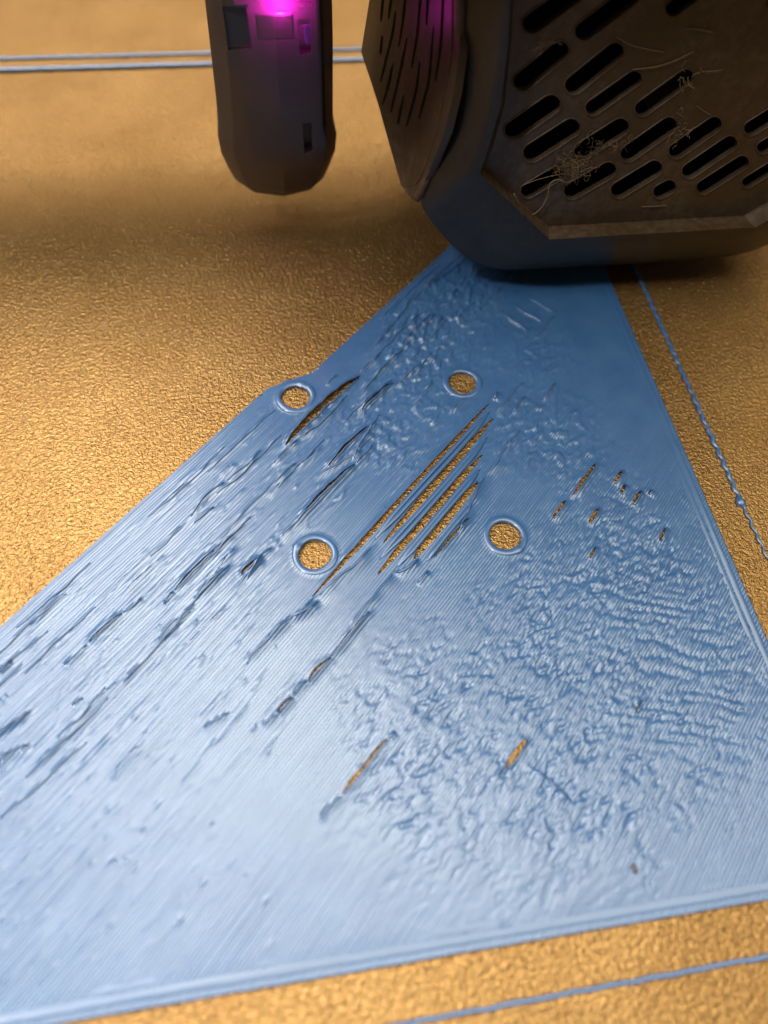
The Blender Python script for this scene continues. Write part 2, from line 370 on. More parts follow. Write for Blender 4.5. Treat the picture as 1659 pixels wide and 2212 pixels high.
    for k in range(46):
        px, py = rg.uniform(700, 1000), rg.uniform(575, 900)
        if px - 560 < (py - 905) * -1.05 - 40: continue
        q = to_uv(bed(px, py)); L_ = rg.uniform(2.5, 8); a_ = rg.normal(0, .06)
        more.append((inv(q[0], q[1]), inv(q[0] + L_ * math.cos(a_), q[1] + L_ * math.sin(a_)), rg.uniform(.4, 1.1), rg.uniform(.3, .7), rg.uniform(-.3, .3)))
    for k in range(150):
        if k < 110: px, py = rg.uniform(0, 620), rg.uniform(1020, 1720)
        elif k < 160: px, py = rg.uniform(560, 960), rg.uniform(600, 1120)
        else: px, py = rg.uniform(600, 1000), rg.uniform(1200, 1600)
        q = to_uv(bed(px, py)); L_ = rg.uniform(2, 9); a_ = rg.normal(0, .06)
        e = (inv(q[0], q[1]), inv(q[0] + L_ * math.cos(a_), q[1] + L_ * math.sin(a_)))
        if k % 9 == 0: moret.append((*e, rg.uniform(.10, .2), rg.uniform(.2, .4), .1, rg.uniform(-.2, .3)))
        else: more.append((*e, rg.uniform(.08, .32), rg.uniform(.14, .34), rg.uniform(-.25, .3)))
    for k, (a, b, lift, hw, bow) in enumerate(CREASES + more):
        iu, iv, t, s, Lg = local(a, b, 4)
        s = s - bow * 4 * t * (1 - t) - .32 * perlin(t * Lg / 2.8, t * 0 + k, 20)
        prof = sst(-.08, .25, t) * (1 - sst(.75, 1.08, t)) * (.8 + .45 * perlin(t * Lg / 3.6, t * 0 + k * 3.3, 21))
        step = np.where(s < 0, np.exp(-np.abs(s / (hw * 1.25)) ** 1.5), np.exp(-(s / .15) ** 2))      # steep towards the far left, long tail near right
        Z[iu, iv] += (.80 if k < len(CREASES) else .55) * lift * prof * step
    for k, (a, b, wd, l1, l2, bow) in enumerate(TEARS + moret):
        iu, iv, t, s, Lg = local(a, b, 4)
        tt = np.clip(t, 0, 1); nz = .3 if 4 <= k <= 7 else 1.0
        s = s - bow * 4 * tt * (1 - tt) - .16 * nz * perlin(t * Lg / 3.0, t * 0 + k, 22)
        hw = .5 * wd * np.sqrt(np.clip(np.sin(np.pi * tt), 0, 1)) * (1 + .35 * nz * perlin(t * Lg / 1.7, t * 0 + k * 2.1, 23))
        gap = np.where((t > 0) & (t < 1), np.maximum(hw, 0) - np.abs(s), -1.0)
        FLD[iu, iv] = np.maximum(FLD[iu, iv], gap)
        prof = sst(-.12, .22, t) * (1 - sst(.78, 1.12, t))
        q = np.abs(s) - hw
        Z[iu, iv] += prof * np.where(s < 0, l1 * .62 * np.exp(-(np.maximum(q, 0) / .75) ** 2), l2 * .6 * np.exp(-(np.maximum(q, 0) / .5) ** 2))
    # the sheet thins to its own outline
    Z = np.where(edge_d < 3.2, Z * 0 + .5 + (Z - .5) * sst(.6, 3.2, edge_d), Z)
    Z = np.where(hole_d < 2.2, .50 + (Z - .50) * sst(.6, 2.2, hole_d) + .12 * np.exp(-((hole_d - .7) / .55) ** 2), Z)
    Z = np.maximum(Z, .30)
    # ---- triangles clipped along the zero line of the field
    nu, nv = U.shape; idx = np.arange(nu * nv).reshape(nu, nv)
    a, b, c_, d = idx[:-1, :-1].ravel(), idx[1:, :-1].ravel(), idx[1:, 1:].ravel(), idx[:-1, 1:].ravel()
    T = np.concatenate([np.stack([a, b, c_], 1), np.stack([a, c_, d], 1)])
    f = FLD.ravel(); ins = f[T] <= 0; cnt = ins.sum(1)
    full = T[cnt == 3]; newv = []; key = {}
    co = np.stack([U.ravel(), V.ravel(), Z.ravel()], 1)
    base = len(co); extra = []
    def cut(i, j):
        k = (i, j) if i < j else (j, i)
        if k not in key:
            t = f[k[0]] / (f[k[0]] - f[k[1]]); key[k] = base + len(extra); extra.append(co[k[0]] + (co[k[1]] - co[k[0]]) * t)
        return key[k]
    add = []
    for tri, i3 in zip(T[cnt == 1].tolist(), ins[cnt == 1]):
        k = int(np.argmax(i3)); p, q, r = tri[k], tri[(k + 1) % 3], tri[(k + 2) % 3]
        add.append((p, cut(p, q), cut(p, r)))
    for tri, i3 in zip(T[cnt == 2].tolist(), ins[cnt == 2]):
        k = int(np.argmin(i3)); o, p, q = tri[k], tri[(k + 1) % 3], tri[(k + 2) % 3]
        x1, x2 = cut(o, p), cut(o, q); add += [(x1, p, q), (x1, q, x2)]
    TR = np.concatenate([full, np.array(add, int)]); co = np.concatenate([co, np.array(extra)])
    # walls down the cut edges
    E = np.concatenate([TR[:, [0, 1]], TR[:, [1, 2]], TR[:, [2, 0]]]); kk = np.sort(E, 1); kk = kk[:, 0] * len(co) + kk[:, 1]
    _, first, ct = np.unique(kk, return_index=True, return_counts=True); BE = E[first[ct == 1]]
    ring = np.unique(BE); low = co[ring].copy(); low[:, 2] = np.maximum(.01, low[:, 2] - .42)
    mp = np.full(len(co), -1); mp[ring] = len(co) + np.arange(len(ring)); co = np.concatenate([co, low])
    W = np.concatenate([np.stack([BE[:, 1], BE[:, 0], mp[BE[:, 0]]], 1), np.stack([BE[:, 1], mp[BE[:, 0]], mp[BE[:, 1]]], 1)])
    TR = np.concatenate([TR, W])
    used = np.unique(TR); re = np.full(len(co), -1); re[used] = np.arange(len(used)); TR = re[TR]; co = co[used] * MM
    me = bpy.data.meshes.new('layer')
    me.vertices.add(len(co)); me.vertices.foreach_set('co', co.astype(np.float32).ravel())
    me.loops.add(TR.size); me.loops.foreach_set('vertex_index', TR.astype(np.int32).ravel())
    me.polygons.add(len(TR)); me.polygons.foreach_set('loop_start', np.arange(0, TR.size, 3, dtype=np.int32))
    me.polygons.foreach_set('loop_total', np.full(len(TR), 3, np.int32)) if False else None
    me.update(calc_edges=True); me.validate()
    me.polygons.foreach_set('use_smooth', np.ones(len(me.polygons), bool)); me.set_sharp_from_angle(angle=math.radians(60))
    o = bpy.data.objects.new('layer', me); COL.objects.link(o); me.materials.append(BLUE); o.parent = parent
    o.location = (ORG[0] * MM, ORG[1] * MM, 0); o.rotation_euler.z = math.radians(45)
    o['label'] = 'torn and rippled blue layer with diagonal lines'
    def height(u, v):
        i = int(np.clip(round((u - u0) / DU), 0, nu - 1)); j = int(np.clip(round((v - v0) / DV), 0, nv - 1)); return float(Z[i, j])
    # loose filament dragged up along folds and torn edges
    rg = np.random.default_rng(21)
    for kind, lst in (('c', CREASES + more[:60]), ('t', TEARS)):
        for k, it in enumerate(lst):
            a, b = to_uv(bed(*it[0])), to_uv(bed(*it[1])); Lg = np.linalg.norm(b - a); e = (b - a) / Lg; nn = np.array([-e[1], e[0]])
            if Lg < 1.2 or (kind == 't' and 4 <= k <= 7): continue
            n_ = max(6, int(Lg / .5)); t = np.linspace(.04, .96, n_)
            if kind == 'c': off = it[4] * 4 * t * (1 - t) + .32 * perlin(t * Lg / 2.8, t * 0 + k, 20)
            else:
                off = it[5] * 4 * t * (1 - t) + .16 * perlin(t * Lg / 3.0, t * 0 + k, 22) - .5 * it[2] * np.sqrt(np.sin(np.pi * t)) * (1 + .35 * perlin(t * Lg / 1.7, t * 0 + k * 2.1, 23)) - .05
            rad = rg.uniform(.09, .17) * np.sin(np.pi * t) ** .5 + .03; P = []
            for ti, of, r_ in zip(t, off, rad):
                q = a + e * ti * Lg + nn * (of - .05); x, y = to_xy(q[0], q[1])
                P.append((x, y, max(height(q[0] - nn[0] * .1, q[1] - nn[1] * .1), height(q[0], q[1])) + r_ * .35))
            fl = [max(FLD0[int(np.clip((w_[0] - u0) / DU, 0, nu - 1)), int(np.clip((w_[1] - v0) / DV, 0, nv - 1))] for w_ in (to_uv(np.array(p)), )) for p in P]
            if kind == 'c' and max(fl) > -.7: continue
            V_, F_ = tube_geo(P, rad, 6); mesh('torn_strand', V_, F_, BEAD, parent)
    return o

sheet = empty('printed_sheet', (0, 0, 0))
tag(sheet, 'torn rippled blue plastic sheet with four round holes on gold plate', 'printed sheet')
build_sheet(sheet)

def wob(pts, amp, step, seed):
    P = resample(pts, step); s = np.arange(len(P)) * step
    P[:, 0] += amp * perlin(s / 2.5, s * 0 + seed, 30); P[:, 1] += amp * perlin(s / 2.5, s * 0 + seed, 31)
    return P
# outer perimeter lines: near edge and right edge laid as one bend, plus the sloping left edge
for k, (ins_, z, r) in enumerate(((.18, .45, .42), (1.15, .485, .58), (2.25, .47, .50))):
    P = wob([(EX0 + 1, EY0 + ins_, z), (EX1 - ins_, EY0 + ins_, z), (EX1 - ins_, 144, z)], .05, .5, k)
    V_, F_ = tube_geo(P, r * (1 + .10 * perlin(np.arange(len(P)) / 5, np.arange(len(P)) * 0 + k, 33)), 8, .10)
    mesh('perimeter_line', V_, F_, BEAD, sheet)
for pts in ([(EX0, 11.0, .4), (-6.0, 80.0, .4)], [(4.2, 84.8, .4), (64, 144.4, .4)]):
    P = wob(pts, .10, .5, 9); V_, F_ = tube_geo(P, .24, 8, .7); mesh('perimeter_line', V_, F_, BEAD, sheet)
# rings around the holes
for k, (hx, hy) in enumerate(HOLES):
    for rr, r, z, fl in ((HR + .52, .62, .52, .46),):
        an = np.linspace(0, 2 * np.pi, 49)[:-1]
        P = [(hx + (rr + .05 * math.sin(3 * t + k)) * math.cos(t), hy + (rr + .05 * math.sin(3 * t + k)) * math.sin(t), z + .05 * math.sin(2 * t + k)) for t in an]
        r = [r * (.9 + .1 * math.sin(2 * t + 1.7 * k) + .32 * math.exp(-((t - (1.1, 4.0, 2.6, 5.2)[k]) / .14) ** 2)) for t in an]
        V_, F_ = tube_geo(P, r, 10, fl, closed=True); mesh('hole_rim', V_, F_, BEAD, sheet)
# loose filament strands bridging between the long open tears
STR = [(c5(985, 930), c5(1520, 335), .38), (c5(985, 930), c5(1520, 335), -.38), (c5(1010, 1020), c5(1510, 455), .36), (c5(1010, 1020), c5(1510, 455), -.36),
       (c5(1085, 1055), c5(1475, 600), .32), (c5(1085, 1055), c5(1475, 600), -.32), (c5(1225, 1030), c5(1450, 745), 0.)]
for k, (a, b, z) in enumerate(STR):
    A_, B_ = bed(*a), bed(*b); n = 26; P = []; R = []
    for i in range(n):
        t = i / (n - 1); p = A_ + (B_ - A_) * t; q = math.sin(math.pi * t)
        w_ = z * C45 * min(1, 2 * q) + .06 * math.sin(5 * t + k); P.append((p[0] - w_, p[1] + w_, .44 + .30 * min(1, 3 * q))); R.append(.14 + .27 * min(1, 2.2 * q))
    V_, F_ = tube_geo(P, R, 8, .75); mesh('strand', V_, F_, BEAD, sheet)

# ------------------------------------------------------------------ skirt lines on the bare plate
def skirt(pts, r, label, seed, rough=0.0, blobs=()):
    P = wob(pts, .12, .45, seed); s = np.arange(len(P)) * .45
    R = r * (1 + .12 * perlin(s / 3, s * 0 + seed, 40) + rough * np.abs(perlin(s / .9, s * 0 + seed, 41)))
    P[:, 2] = R * .55
    P[:, 0] += rough * .35 * np.sin(s * 2.6)
    if rough: R = np.where(P[:, 1] < 48.0, R * .55, R)
    for y, am in blobs: R = R + am * np.exp(-((P[:, 1] - y) / .7) ** 2)
    V_, F_ = tube_geo(P, R, 8, .7); o = mesh('skirt_line', V_, F_, BEAD)
    tag(o, label, 'filament line', 'skirt lines on the plate'); return o
q1, q2 = bed(0, 130), bed(0, 156)
skirt([(-110, q1[1], 0), (150, q1[1] + .8, 0)], .55, 'thin blue line across the plate at the very back, farther of two', 1)
skirt([(-110, q2[1], 0), (150, q2[1] + 1.2, 0)], .75, 'thin blue line across the plate behind the sensor, nearer of two', 2)
skirt([(72.6, 150, 0), (72.6, 106, 0), (72.0, 48.9, 0), (72.3, 5, 0)], .33, 'twisted blue line running beside the right edge of the sheet', 3, .55, ((48.8, .6),))
skirt([(-60, -12.5, 0), (90, -12.4, 0)], .30, 'straight blue line on the plate in front of the near sheet edge', 4)

# ------------------------------------------------------------------ print head
head = empty('print_head', (66, 120, 0))
tag(head, 'black plastic print head with slanted vent slots above the blue sheet', 'print head')
HO = np.array([66.0, 120.0, 0.0])
def hmesh(name, V_, F_, mat, smooth=True, sharp=None, parent=head, off=None):
    off = HO if off is None else off
    return mesh(name, [np.asarray(v) - off for v in V_], F_, mat, parent, smooth, sharp)
YC, YL, YO = 99.0, 95.6, 101.5           # cover plane, proud lip, outer edge of the bezel
TOPZ = 135.0
inner = [front(*p, YC) for p in ((1108, 0), (1104, 90), (1090, 225), (1064, 319), (1044, 366), (1186, 489), (1390, 472))]
lip = [front(*p, YL) for p in ((1103, 0), (1098, 90), (1083, 225), (1056, 319), (1036, 376), (1187, 517), (1390, 500))]
outer = [front(*p, YO) for p in ((996, 0), (994, 110), (981, 205), (962, 287), (924, 383), (899, 430), (938, 488), (985, 540), (1030, 570), (1083, 584), (1200, 579), (1390, 563))]
right_end = front(1610, 460, YC)
XM = .5 * (inner[5][0] + right_end[0])
def half_loop(L, y, zb):
    """left half from the top down to the middle, straightened along the bottom, then mirrored to the right"""
    L = [np.array(p) for p in L]
    top = np.array([L[0][0] + .2, y, TOPZ]); Lh = [top] + L
    Lh[-1] = np.array([XM - 6, y, Lh[-2][2] if zb is None else zb])
    R_ = [np.array([2 * XM - p[0], p[1], p[2]]) for p in Lh[::-1]]
    return Lh + R_
inn = half_loop(inner, YC, None); lp = half_loop(lip, YL, None); out = half_loop(outer, YO, None)
# front cover with real slots
def slot_px(x0, y0, x1, y1, wd, n=7):
    d = np.array([x1 - x0, y1 - y0], float); L = np.hypot(*d); e = d / L; s = np.array([-e[1], e[0]]); r = wd / 2
    pts = []
    for c0, a0 in (((x1, y1), -90), ((x0, y0), 90)):
        for k in range(n + 1):
            an = math.radians(a0 + 180 * k / n); pts.append(np.array(c0) + r * (e * math.cos(an) + s * math.sin(an)))
    return pts
S = [(300, 135, 540, -40, 105), (600, 180, 870, -30, 100), (1110, 50, 1250, -55, 82), (245, 470, 460, 290, 100), (540, 490, 780, 295, 95),
     (650, 620, 890, 450, 80), (935, 625, 1190, 440, 80), (195, 750, 410, 600, 100), (300, 880, 525, 735, 95), (590, 870, 810, 730, 90),
     (855, 885, 1090, 720, 85), (1130, 870, 1350, 715, 80), (1205, 985, 1440, 825, 78), (1285, 1080, 1510, 935, 72), (1540, 1050, 1740, 925, 58),
     (275, 1100, 440, 1000, 75), (530, 1100, 740, 980, 85), (800, 1095, 1005, 970, 85), (1035, 1105, 1090, 1075, 72), (1560, 740, 1760, 615, 75),
     (1630, 850, 1820, 735, 66), (1690, 30, 1880, -100, 70), (1740, 330, 1920, 220, 70), (1720, 520, 1900, 400, 70), (1800, 900, 1960, 800, 66),
     (330, -180, 560, -350, 100), (690, -160, 920, -330, 100), (1010, -130, 1230, -290, 95), (1330, -120, 1540, -270, 90)]
holes = []
for x0, y0, x1, y1, wd in S:
    pts = slot_px(x0, y0, x1, y1, wd * 1.18)
    holes.append([front(1037 + x * .375, y * .375, YC) for x, y in pts])
def plate_with_holes(outer_, holes_, depth):
    """solid plate: outline and holes as 3D points on one plane, depth a vector"""
    loops = [outer_] + holes_; flat = [p for l in loops for p in l]
    d = np.array(depth); nrm = d / np.linalg.norm(d)
    ax = np.cross(nrm, [0, 0, 1.0]); ax /= np.linalg.norm(ax); ay = np.cross(nrm, ax)
    tri = tessellate_polygon([[Vector((float(p @ ax), float(p @ ay), 0)) for p in l] for l in loops])
    n = len(flat); V_ = flat + [p + d for p in flat]
    F_ = [tuple(t) for t in tri] + [tuple(i + n for i in t[::-1]) for t in tri]
    k = 0
    for l in loops:
        m = len(l)
        for i in range(m): F_.append((k + i, k + (i + 1) % m, n + k + (i + 1) % m, n + k + i))
        k += m
    return V_, F_
V_, F_ = plate_with_holes(inn, holes, (0, 1.1, 0)); cover = hmesh('front_cover', V_, F_, COVER, True, 35)
cover['label'] = 'dusty black vent cover with slanted slots'
# small raised lip round each slot of the cover
for l in holes:
    P = [p + np.array([0, -.02, 0]) for p in l]; V_, F_ = tube_geo(P, .15, 6, closed=True, up=(0, 1, 0))
    hmesh('slot_rim', V_, F_, LEDGE, parent=cover)
# ledge under and beside the cover
def strip(A_, B_, i0, i1):
    n = i1 - i0 + 1; V_ = [A_[i] for i in range(i0, i1 + 1)] + [B_[i] for i in range(i0, i1 + 1)]
    return V_, [(i, i + 1, n + i + 1, n + i) for i in range(n - 1)]
N = len(inn)
for i0, i1, mt in ((0, 5, HEAD), (5, 6, LEDGE), (6, N - 7, LEDGE), (N - 7, N - 6, LEDGE), (N - 6, N - 1, HEAD)):
    V_, F_ = strip(inn, lp, i0, i1); hmesh('ledge', V_, F_, mt, False)
# bezel: rounded band from the lip to the outer edge
def dense(L, n=90, keep=False):
    return resample(np.array(L), .01 if False else np.linalg.norm(np.diff(np.array(L), axis=0), axis=1).sum() / n)[:n + 1]
def by_angle(L, n=260):
    """resample a loop so that two loops around the same centre pair up"""
    L = np.array(L); c0 = np.array([XM, 45.0]); an = np.unwrap(np.arctan2(L[:, 2] - c0[1], L[:, 0] - c0[0]))
    t = np.linspace(an[0], an[-1], n); o = np.argsort(an)
    return np.stack([np.interp(t, an[o], L[o, k]) for k in range(3)], 1)
lo_, li_ = by_angle(out), by_angle(lp); n = len(lo_)
# soften corners of the outer edge
for _ in range(6): lo_[1:-1] = .25 * lo_[:-2] + .5 * lo_[1:-1] + .25 * lo_[2:]
rings = []
for s in np.linspace(0, 1, 9):
    p = li_ + (lo_ - li_) * s; p[:, 1] = YL + (YO - YL) * (s ** 1.35); rings.append(p)
back1 = lo_ + np.array([0, 1.2, 0]); back1 = back1 + (np.array([XM, 0, 45]) - back1) * np.array([.015, 0, .015]); rings.append(back1)
back2 = lo_ + np.array([0, 46, 0]); back2 = back2 + (np.array([XM, 0, 45]) - back2) * np.array([.06, 0, .06]); rings.append(back2)
V_ = [p for r in rings for p in r]
F_ = [(a * n + i, a * n + i + 1, (a + 1) * n + i + 1, (a + 1) * n + i) for a in range(len(rings) - 1) for i in range(n - 1)]
hmesh('bezel', V_, F_, HEAD, True, 50)
# left side panel with thin curved slits
p1, p2, p3 = front(996, 0, YO + .6), front(899, 430, YO + .6), front(780, 115, 131.0)
NS = np.cross(p2 - p1, p3 - p1); NS /= np.linalg.norm(NS)
if NS[0] > 0: NS = -NS
def side(px, py): return meet(px, py, NS, p1)
def c2(x, y): return (760 + x * .2735, y * .2735)
so = [side(*p) for p in ((990, -110), (994, 0), (992, 110), (979, 205), (960, 287), (922, 383), (899, 428), (889, 430), (866, 400), (815, 219), (780, 112), (798, 0), (818, -110))]
SL = [[(247, -60), (245, 0), (230, 170)], [(318, -60), (310, 0), (290, 150)], [(345, 90), (322, 260), (270, 470), (226, 650)], [(425, -60), (420, 0), (402, 180), (370, 370)],
      [(548, -60), (540, 10), (515, 280), (472, 540)], [(605, -60), (600, 0), (588, 200)], [(645, 210), (612, 600), (575, 770), (530, 940)], [(722, -60), (720, 0), (702, 350), (660, 640)],
      [(240, 280), (226, 430)], [(325, 500), (290, 670), (242, 830)], [(435, 300), (400, 480), (370, 620), (306, 890)], [(535, 490), (510, 700), (470, 860), (430, 1000)], [(410, 750), (362, 985)]]
sl = []
for L in SL:
    C_ = np.array(smooth_line([c2(*p) for p in L], 5)); w_ = 12 * .2735 * .95; T_ = np.gradient(C_, axis=0); T_ /= np.linalg.norm(T_, axis=1)[:, None]; Nn = np.stack([-T_[:, 1], T_[:, 0]], 1)
    ends = np.sin(np.linspace(0, np.pi, len(C_))) ** .25; ends[[0, -1]] = .45
    pts = list(C_ + Nn * (w_ * ends)[:, None]) + list((C_ - Nn * (w_ * ends)[:, None])[::-1])
    sl.append([side(*p) for p in pts])
V_, F_ = plate_with_holes(so, sl, -NS * 1.4); spn = hmesh('side_panel', V_, F_, COVER, True, 35); spn['label'] = 'black side panel with thin curved slits'
gr = [side(*c2(x, y)) for x, y in smooth_line([(800, -60), (798, 0), (790, 400), (740, 700), (690, 940), (640, 1130), (560, 1360), (500, 1450), (420, 1462)], 6)]
V_, F_ = tube_geo([p + NS * .02 for p in gr], .16, 6); hmesh('trim_line', V_, F_, LEDGE, parent=spn)
rm = [front(x, y, YO - .2) for x, y in smooth_line([(991, -110), (995, 0), (993, 110), (980, 205), (961, 287), (923, 383), (899, 430)], 6)]
V_, F_ = tube_geo(rm, .75, 8); hmesh('edge_rim', V_, F_, LEDGE)
# core of the head behind cover and panel, fan and nozzle
def box(x0, x1, y0, y1, z0, z1):
    V_ = [(x, y, z) for z in (z0, z1) for y in (y0, y1) for x in (x0, x1)]
    return V_, [(0, 1, 3, 2), (4, 6, 7, 5), (0, 4, 5, 1), (1, 5, 7, 3), (3, 7, 6, 2), (2, 6, 4, 0)]
V_, F_ = box(XM - 30, XM + 34, 116, 150, 10, TOPZ); hmesh('core', V_, F_, DARK, False)
bmh = bmesh.new(); bmesh.ops.create_cube(bmh, size=1.0)
for v in bmh.verts: v.co = Vector(((v.co.x * 132 + 50 - HO[0]) * MM, (v.co.y * 58 + 115 - HO[1]) * MM, (v.co.z * 80 + 114) * MM))
bmesh.ops.bevel(bmh, geom=list(bmh.edges), offset=.006, segments=3, affect='EDGES', profile=.5)
hme = bpy.data.meshes.new('unseen_shade_block'); bmh.to_mesh(hme); bmh.free(); link('unseen_shade_block', hme, HEAD, head)  # added block out of view above, keeps overhead light off the plate
fc = np.array([XM + 2, 108, 40.0])
V_, F_ = tube_geo([fc + (0, -2, 0), fc + (0, 6, 0)], 9, 28, up=(0, 0, 1)); hmesh('fan_hub', V_, F_, DARK, True, 40)
for k in range(9):
    a0 = 2 * math.pi * k / 9; V_ = []
    for i in range(7):
        r = 9 + i * 2.6; a = a0 + .05 * i
        for dy, da in ((-2, -.16), (5, .16)): V_.append(fc + np.array([r * math.cos(a + da), dy, r * math.sin(a + da)]))
    hmesh('fan_blade', V_, [(2 * i, 2 * i + 1, 2 * i + 3, 2 * i + 2) for i in range(6)], DARK)
V_, F_ = box(42, 96, 110, 146, 2.6, 11); hmesh('under_head_shade_block', V_, F_, DARK, False)  # added box hidden below the head, blocks light so the gap stays dark
an = np.linspace(0, 2 * np.pi, 17)[:-1]
prof = [(.35, .62), (1.1, 1.5), (3.4, 3.4), (3.4, 6), (3.0, 6.2), (3.0, 10.5)]
V_ = [(57 + r * math.cos(t), 126 + r * math.sin(t), z) for r, z in prof for t in an]
F_ = [(a * 16 + i, a * 16 + (i + 1) % 16, (a + 1) * 16 + (i + 1) % 16, (a + 1) * 16 + i) for a in range(len(prof) - 1) for i in range(16)] + [tuple(range(16))]
hmesh('nozzle', V_, F_, BRASS, True, 40)

# the X axis beam the head rides on, just above the picture; it shades the band of plate below
beam = empty('gantry_beam', (0, 150, 38.5))
tag(beam, 'black aluminium cross beam above the plate that carries the print head', 'gantry beam')
cs = [(-13, 0), (-3, 0), (-3, 3), (-6, 6), (6, 6), (3, 3), (3, 0), (13, 0), (13, 33), (3, 33), (3, 30), (6, 27), (-6, 27), (-3, 30), (-3, 33), (-13, 33)]
V_ = [(x, a, b) for x in (-330, 300) for a, b in cs]; m = len(cs)
F_ = [(i, (i + 1) % m, m + (i + 1) % m, m + i) for i in range(m)] + [tuple(range(m))[::-1], tuple(range(m, 2 * m))]
mesh('extrusion', V_, F_, DARK, beam, False)
for zz in (7, 17):
    V_, F_ = tube_geo([(-330, -14.4, zz), (300, -14.4, zz)], 1.6, 10); mesh('guide_rod', V_, F_, plastic('steel', (.3, .3, .3), .3), beam)

# ------------------------------------------------------------------ sensor pod with its magenta light
YP = 122.0
pod = empty('sensor_pod', (1, YP + 7, 0)); PO = np.array([1.0, YP + 7, 0])
tag(pod, 'smoky dark plastic sensor pod with magenta light hanging left of the print head', 'sensor')
LV = [(0, 441, 719), (94, 452, 721), (219, 466, 721), (268, 470, 721), (302, 470, 729), (337, 477, 726), (372, 492, 714), (403, 508, 703), (417, 524, 690), (424, 549, 662)]
lev = []
for y, xl, xr in LV:
    a, b = front(xl, y, YP + 1.5), front(xr, y, YP + 1.5); lev.append((.5 * (a[0] + b[0]), .5 * (b[0] - a[0]), .5 * (a[2] + b[2])))
lev = [(lev[0][0] + .3, lev[0][1], 110.0)] + lev
V_ = []; NP = 9
for k, (xc, hw, z) in enumerate(lev):
    c_ = min(2.6, hw * .3); sh = max(0, k - 6) * .55
    V_ += [(xc - hw, YP + 3.2 + sh, z), (xc - hw + c_, YP + .4 + sh, z), (xc + .6, YP - .9 + sh, z), (xc + hw - c_ * .8, YP + .3 + sh, z), (xc + hw, YP + 2.6 + sh, z),
           (xc + hw, YP + 12 - sh, z), (xc + hw - 2, YP + 14 - sh, z), (xc - hw + 2, YP + 14 - sh, z), (xc - hw, YP + 12 - sh, z)]
F_ = [(a * NP + i, a * NP + (i + 1) % NP, (a + 1) * NP + (i + 1) % NP, (a + 1) * NP + i) for a in range(len(lev) - 1) for i in range(NP)]
F_ += [tuple(range(NP)), tuple((len(lev) - 1) * NP + i for i in range(NP))[::-1]]
SMOKE = smoke_material('smoky_plastic', (0.95, 0.8, 0.74), 0.13)
shell = hmesh('shell', V_, F_, SMOKE, True, 20, pod, PO)
shell['label'] = 'smoky see-through casing with tapered tip'
bev = shell.modifiers.new('soft', 'BEVEL'); bev.width = .00028; bev.segments = 3; bev.limit_method = 'ANGLE'; bev.angle_limit = math.radians(18)
def c1(x, y): return (345.7 + x * .3125, y * .3125)
def pod_box(name, x0, y0, x1, y1, ya, yb, mat, bevel=.15):
    a, b = front(*c1(x0, y0), YP), front(*c1(x1, y1), YP)
    V_, F_ = box(min(a[0], b[0]), max(a[0], b[0]), ya, yb, min(a[2], b[2]), max(a[2], b[2]))
    o = hmesh(name, V_, F_, mat, False, None, pod, PO)
    m = o.modifiers.new('soft', 'BEVEL'); m.width = bevel * MM; m.segments = 2
    return o
def cutter(x0, y0, x1, y1, depth):
    a, b = front(*c1(x0, y0), YP), front(*c1(x1, y1), YP)
    V_, F_ = box(min(a[0], b[0]), max(a[0], b[0]), YP - 3, YP + depth, min(a[2], b[2]), max(a[2], b[2]))
    return [np.array(v) - PO for v in V_], F_
# cut the openings out of the shell: slot, lamp window, small window, latch recess
bmc = bmesh.new()
for args in ((985, 850, 1055, 1050, 1.6), (955, 165, 1045, 372, 1.4), (700, -330, 1050, 45, 1.3), (430, 50, 640, 350, .75)):
    V_, F_ = cutter(*args); vs2 = [bmc.verts.new(tuple(c * MM for c in v)) for v in V_]
    for f_ in F_: bmc.faces.new([vs2[i] for i in f_])
bmesh.ops.recalc_face_normals(bmc, faces=bmc.faces)
cme = bpy.data.meshes.new('cut'); bmc.to_mesh(cme); bmc.free(); cob = bpy.data.objects.new('cut', cme); COL.objects.link(cob); cob.parent = pod
bo = shell.modifiers.new('cut', 'BOOLEAN'); bo.operation = 'DIFFERENCE'; bo.object = cob; bo.solver = 'EXACT'
bpy.context.view_layer.update(); dg = bpy.context.evaluated_depsgraph_get()
nm = bpy.data.meshes.new_from_object(shell.evaluated_get(dg)); nm.name = 'shell'
shell.modifiers.clear(); shell.data = nm; bpy.data.objects.remove(cob)
nm.polygons.foreach_set('use_smooth', [True] * len(nm.polygons)); nm.set_sharp_from_angle(angle=math.radians(42))
MAG = glow_material('magenta_light', (1.0, 0.02, 0.85), 2.6)
pod_box('lamp', 705, -330, 1040, 32, YP + 1.4, YP + 2.6, MAG, .4)
pod_box('light_guide', 440, -330, 1160, 1210, YP + 4.4, YP + 5.4, plastic('milky_guide', (.6, .5, .56), .5), .4)
pod_box('light_bar', 660, 150, 940, 325, YP + 2.2, YP + 3.0, plastic('milky_bar', (.7, .6, .7), .4), .3)
pod_box('lamp_lens', 1003, 215, 1043, 345, YP + 1.5, YP + 2.4, glow_material('violet_lens', (.45, .03, .9), 1.0), .2)
pod_box('slot_plug', 985, 850, 1055, 1050, YP + 1.65, YP + 3.0, DARK, .1)
pod_box('latch', 440, 72, 630, 335, YP + .95, YP + 1.8, plastic('latch_plastic', (.035, .027, .03), .35), .3)
pod_box('added_light_baffle', 1116, -330, 1128, 1040, YP + .7, YP + 11, DARK, .1)  # added opaque plates, stop the magenta light spilling onto the head
pod_box('added_light_baffle', 404, -330, 416, 400, YP + 3.6, YP + 11, DARK, .1)
INN = plastic('inner_board', (0.05, 0.04, 0.045), .5)
pod_box('inner_board', 455, -330, 1140, 1180, YP + 8.4, YP + 10, INN, .2)
la = bpy.data.lights.new('pod_light', 'POINT'); la.energy = .011; la.color = (1, .03, .85); la.shadow_soft_size = .001
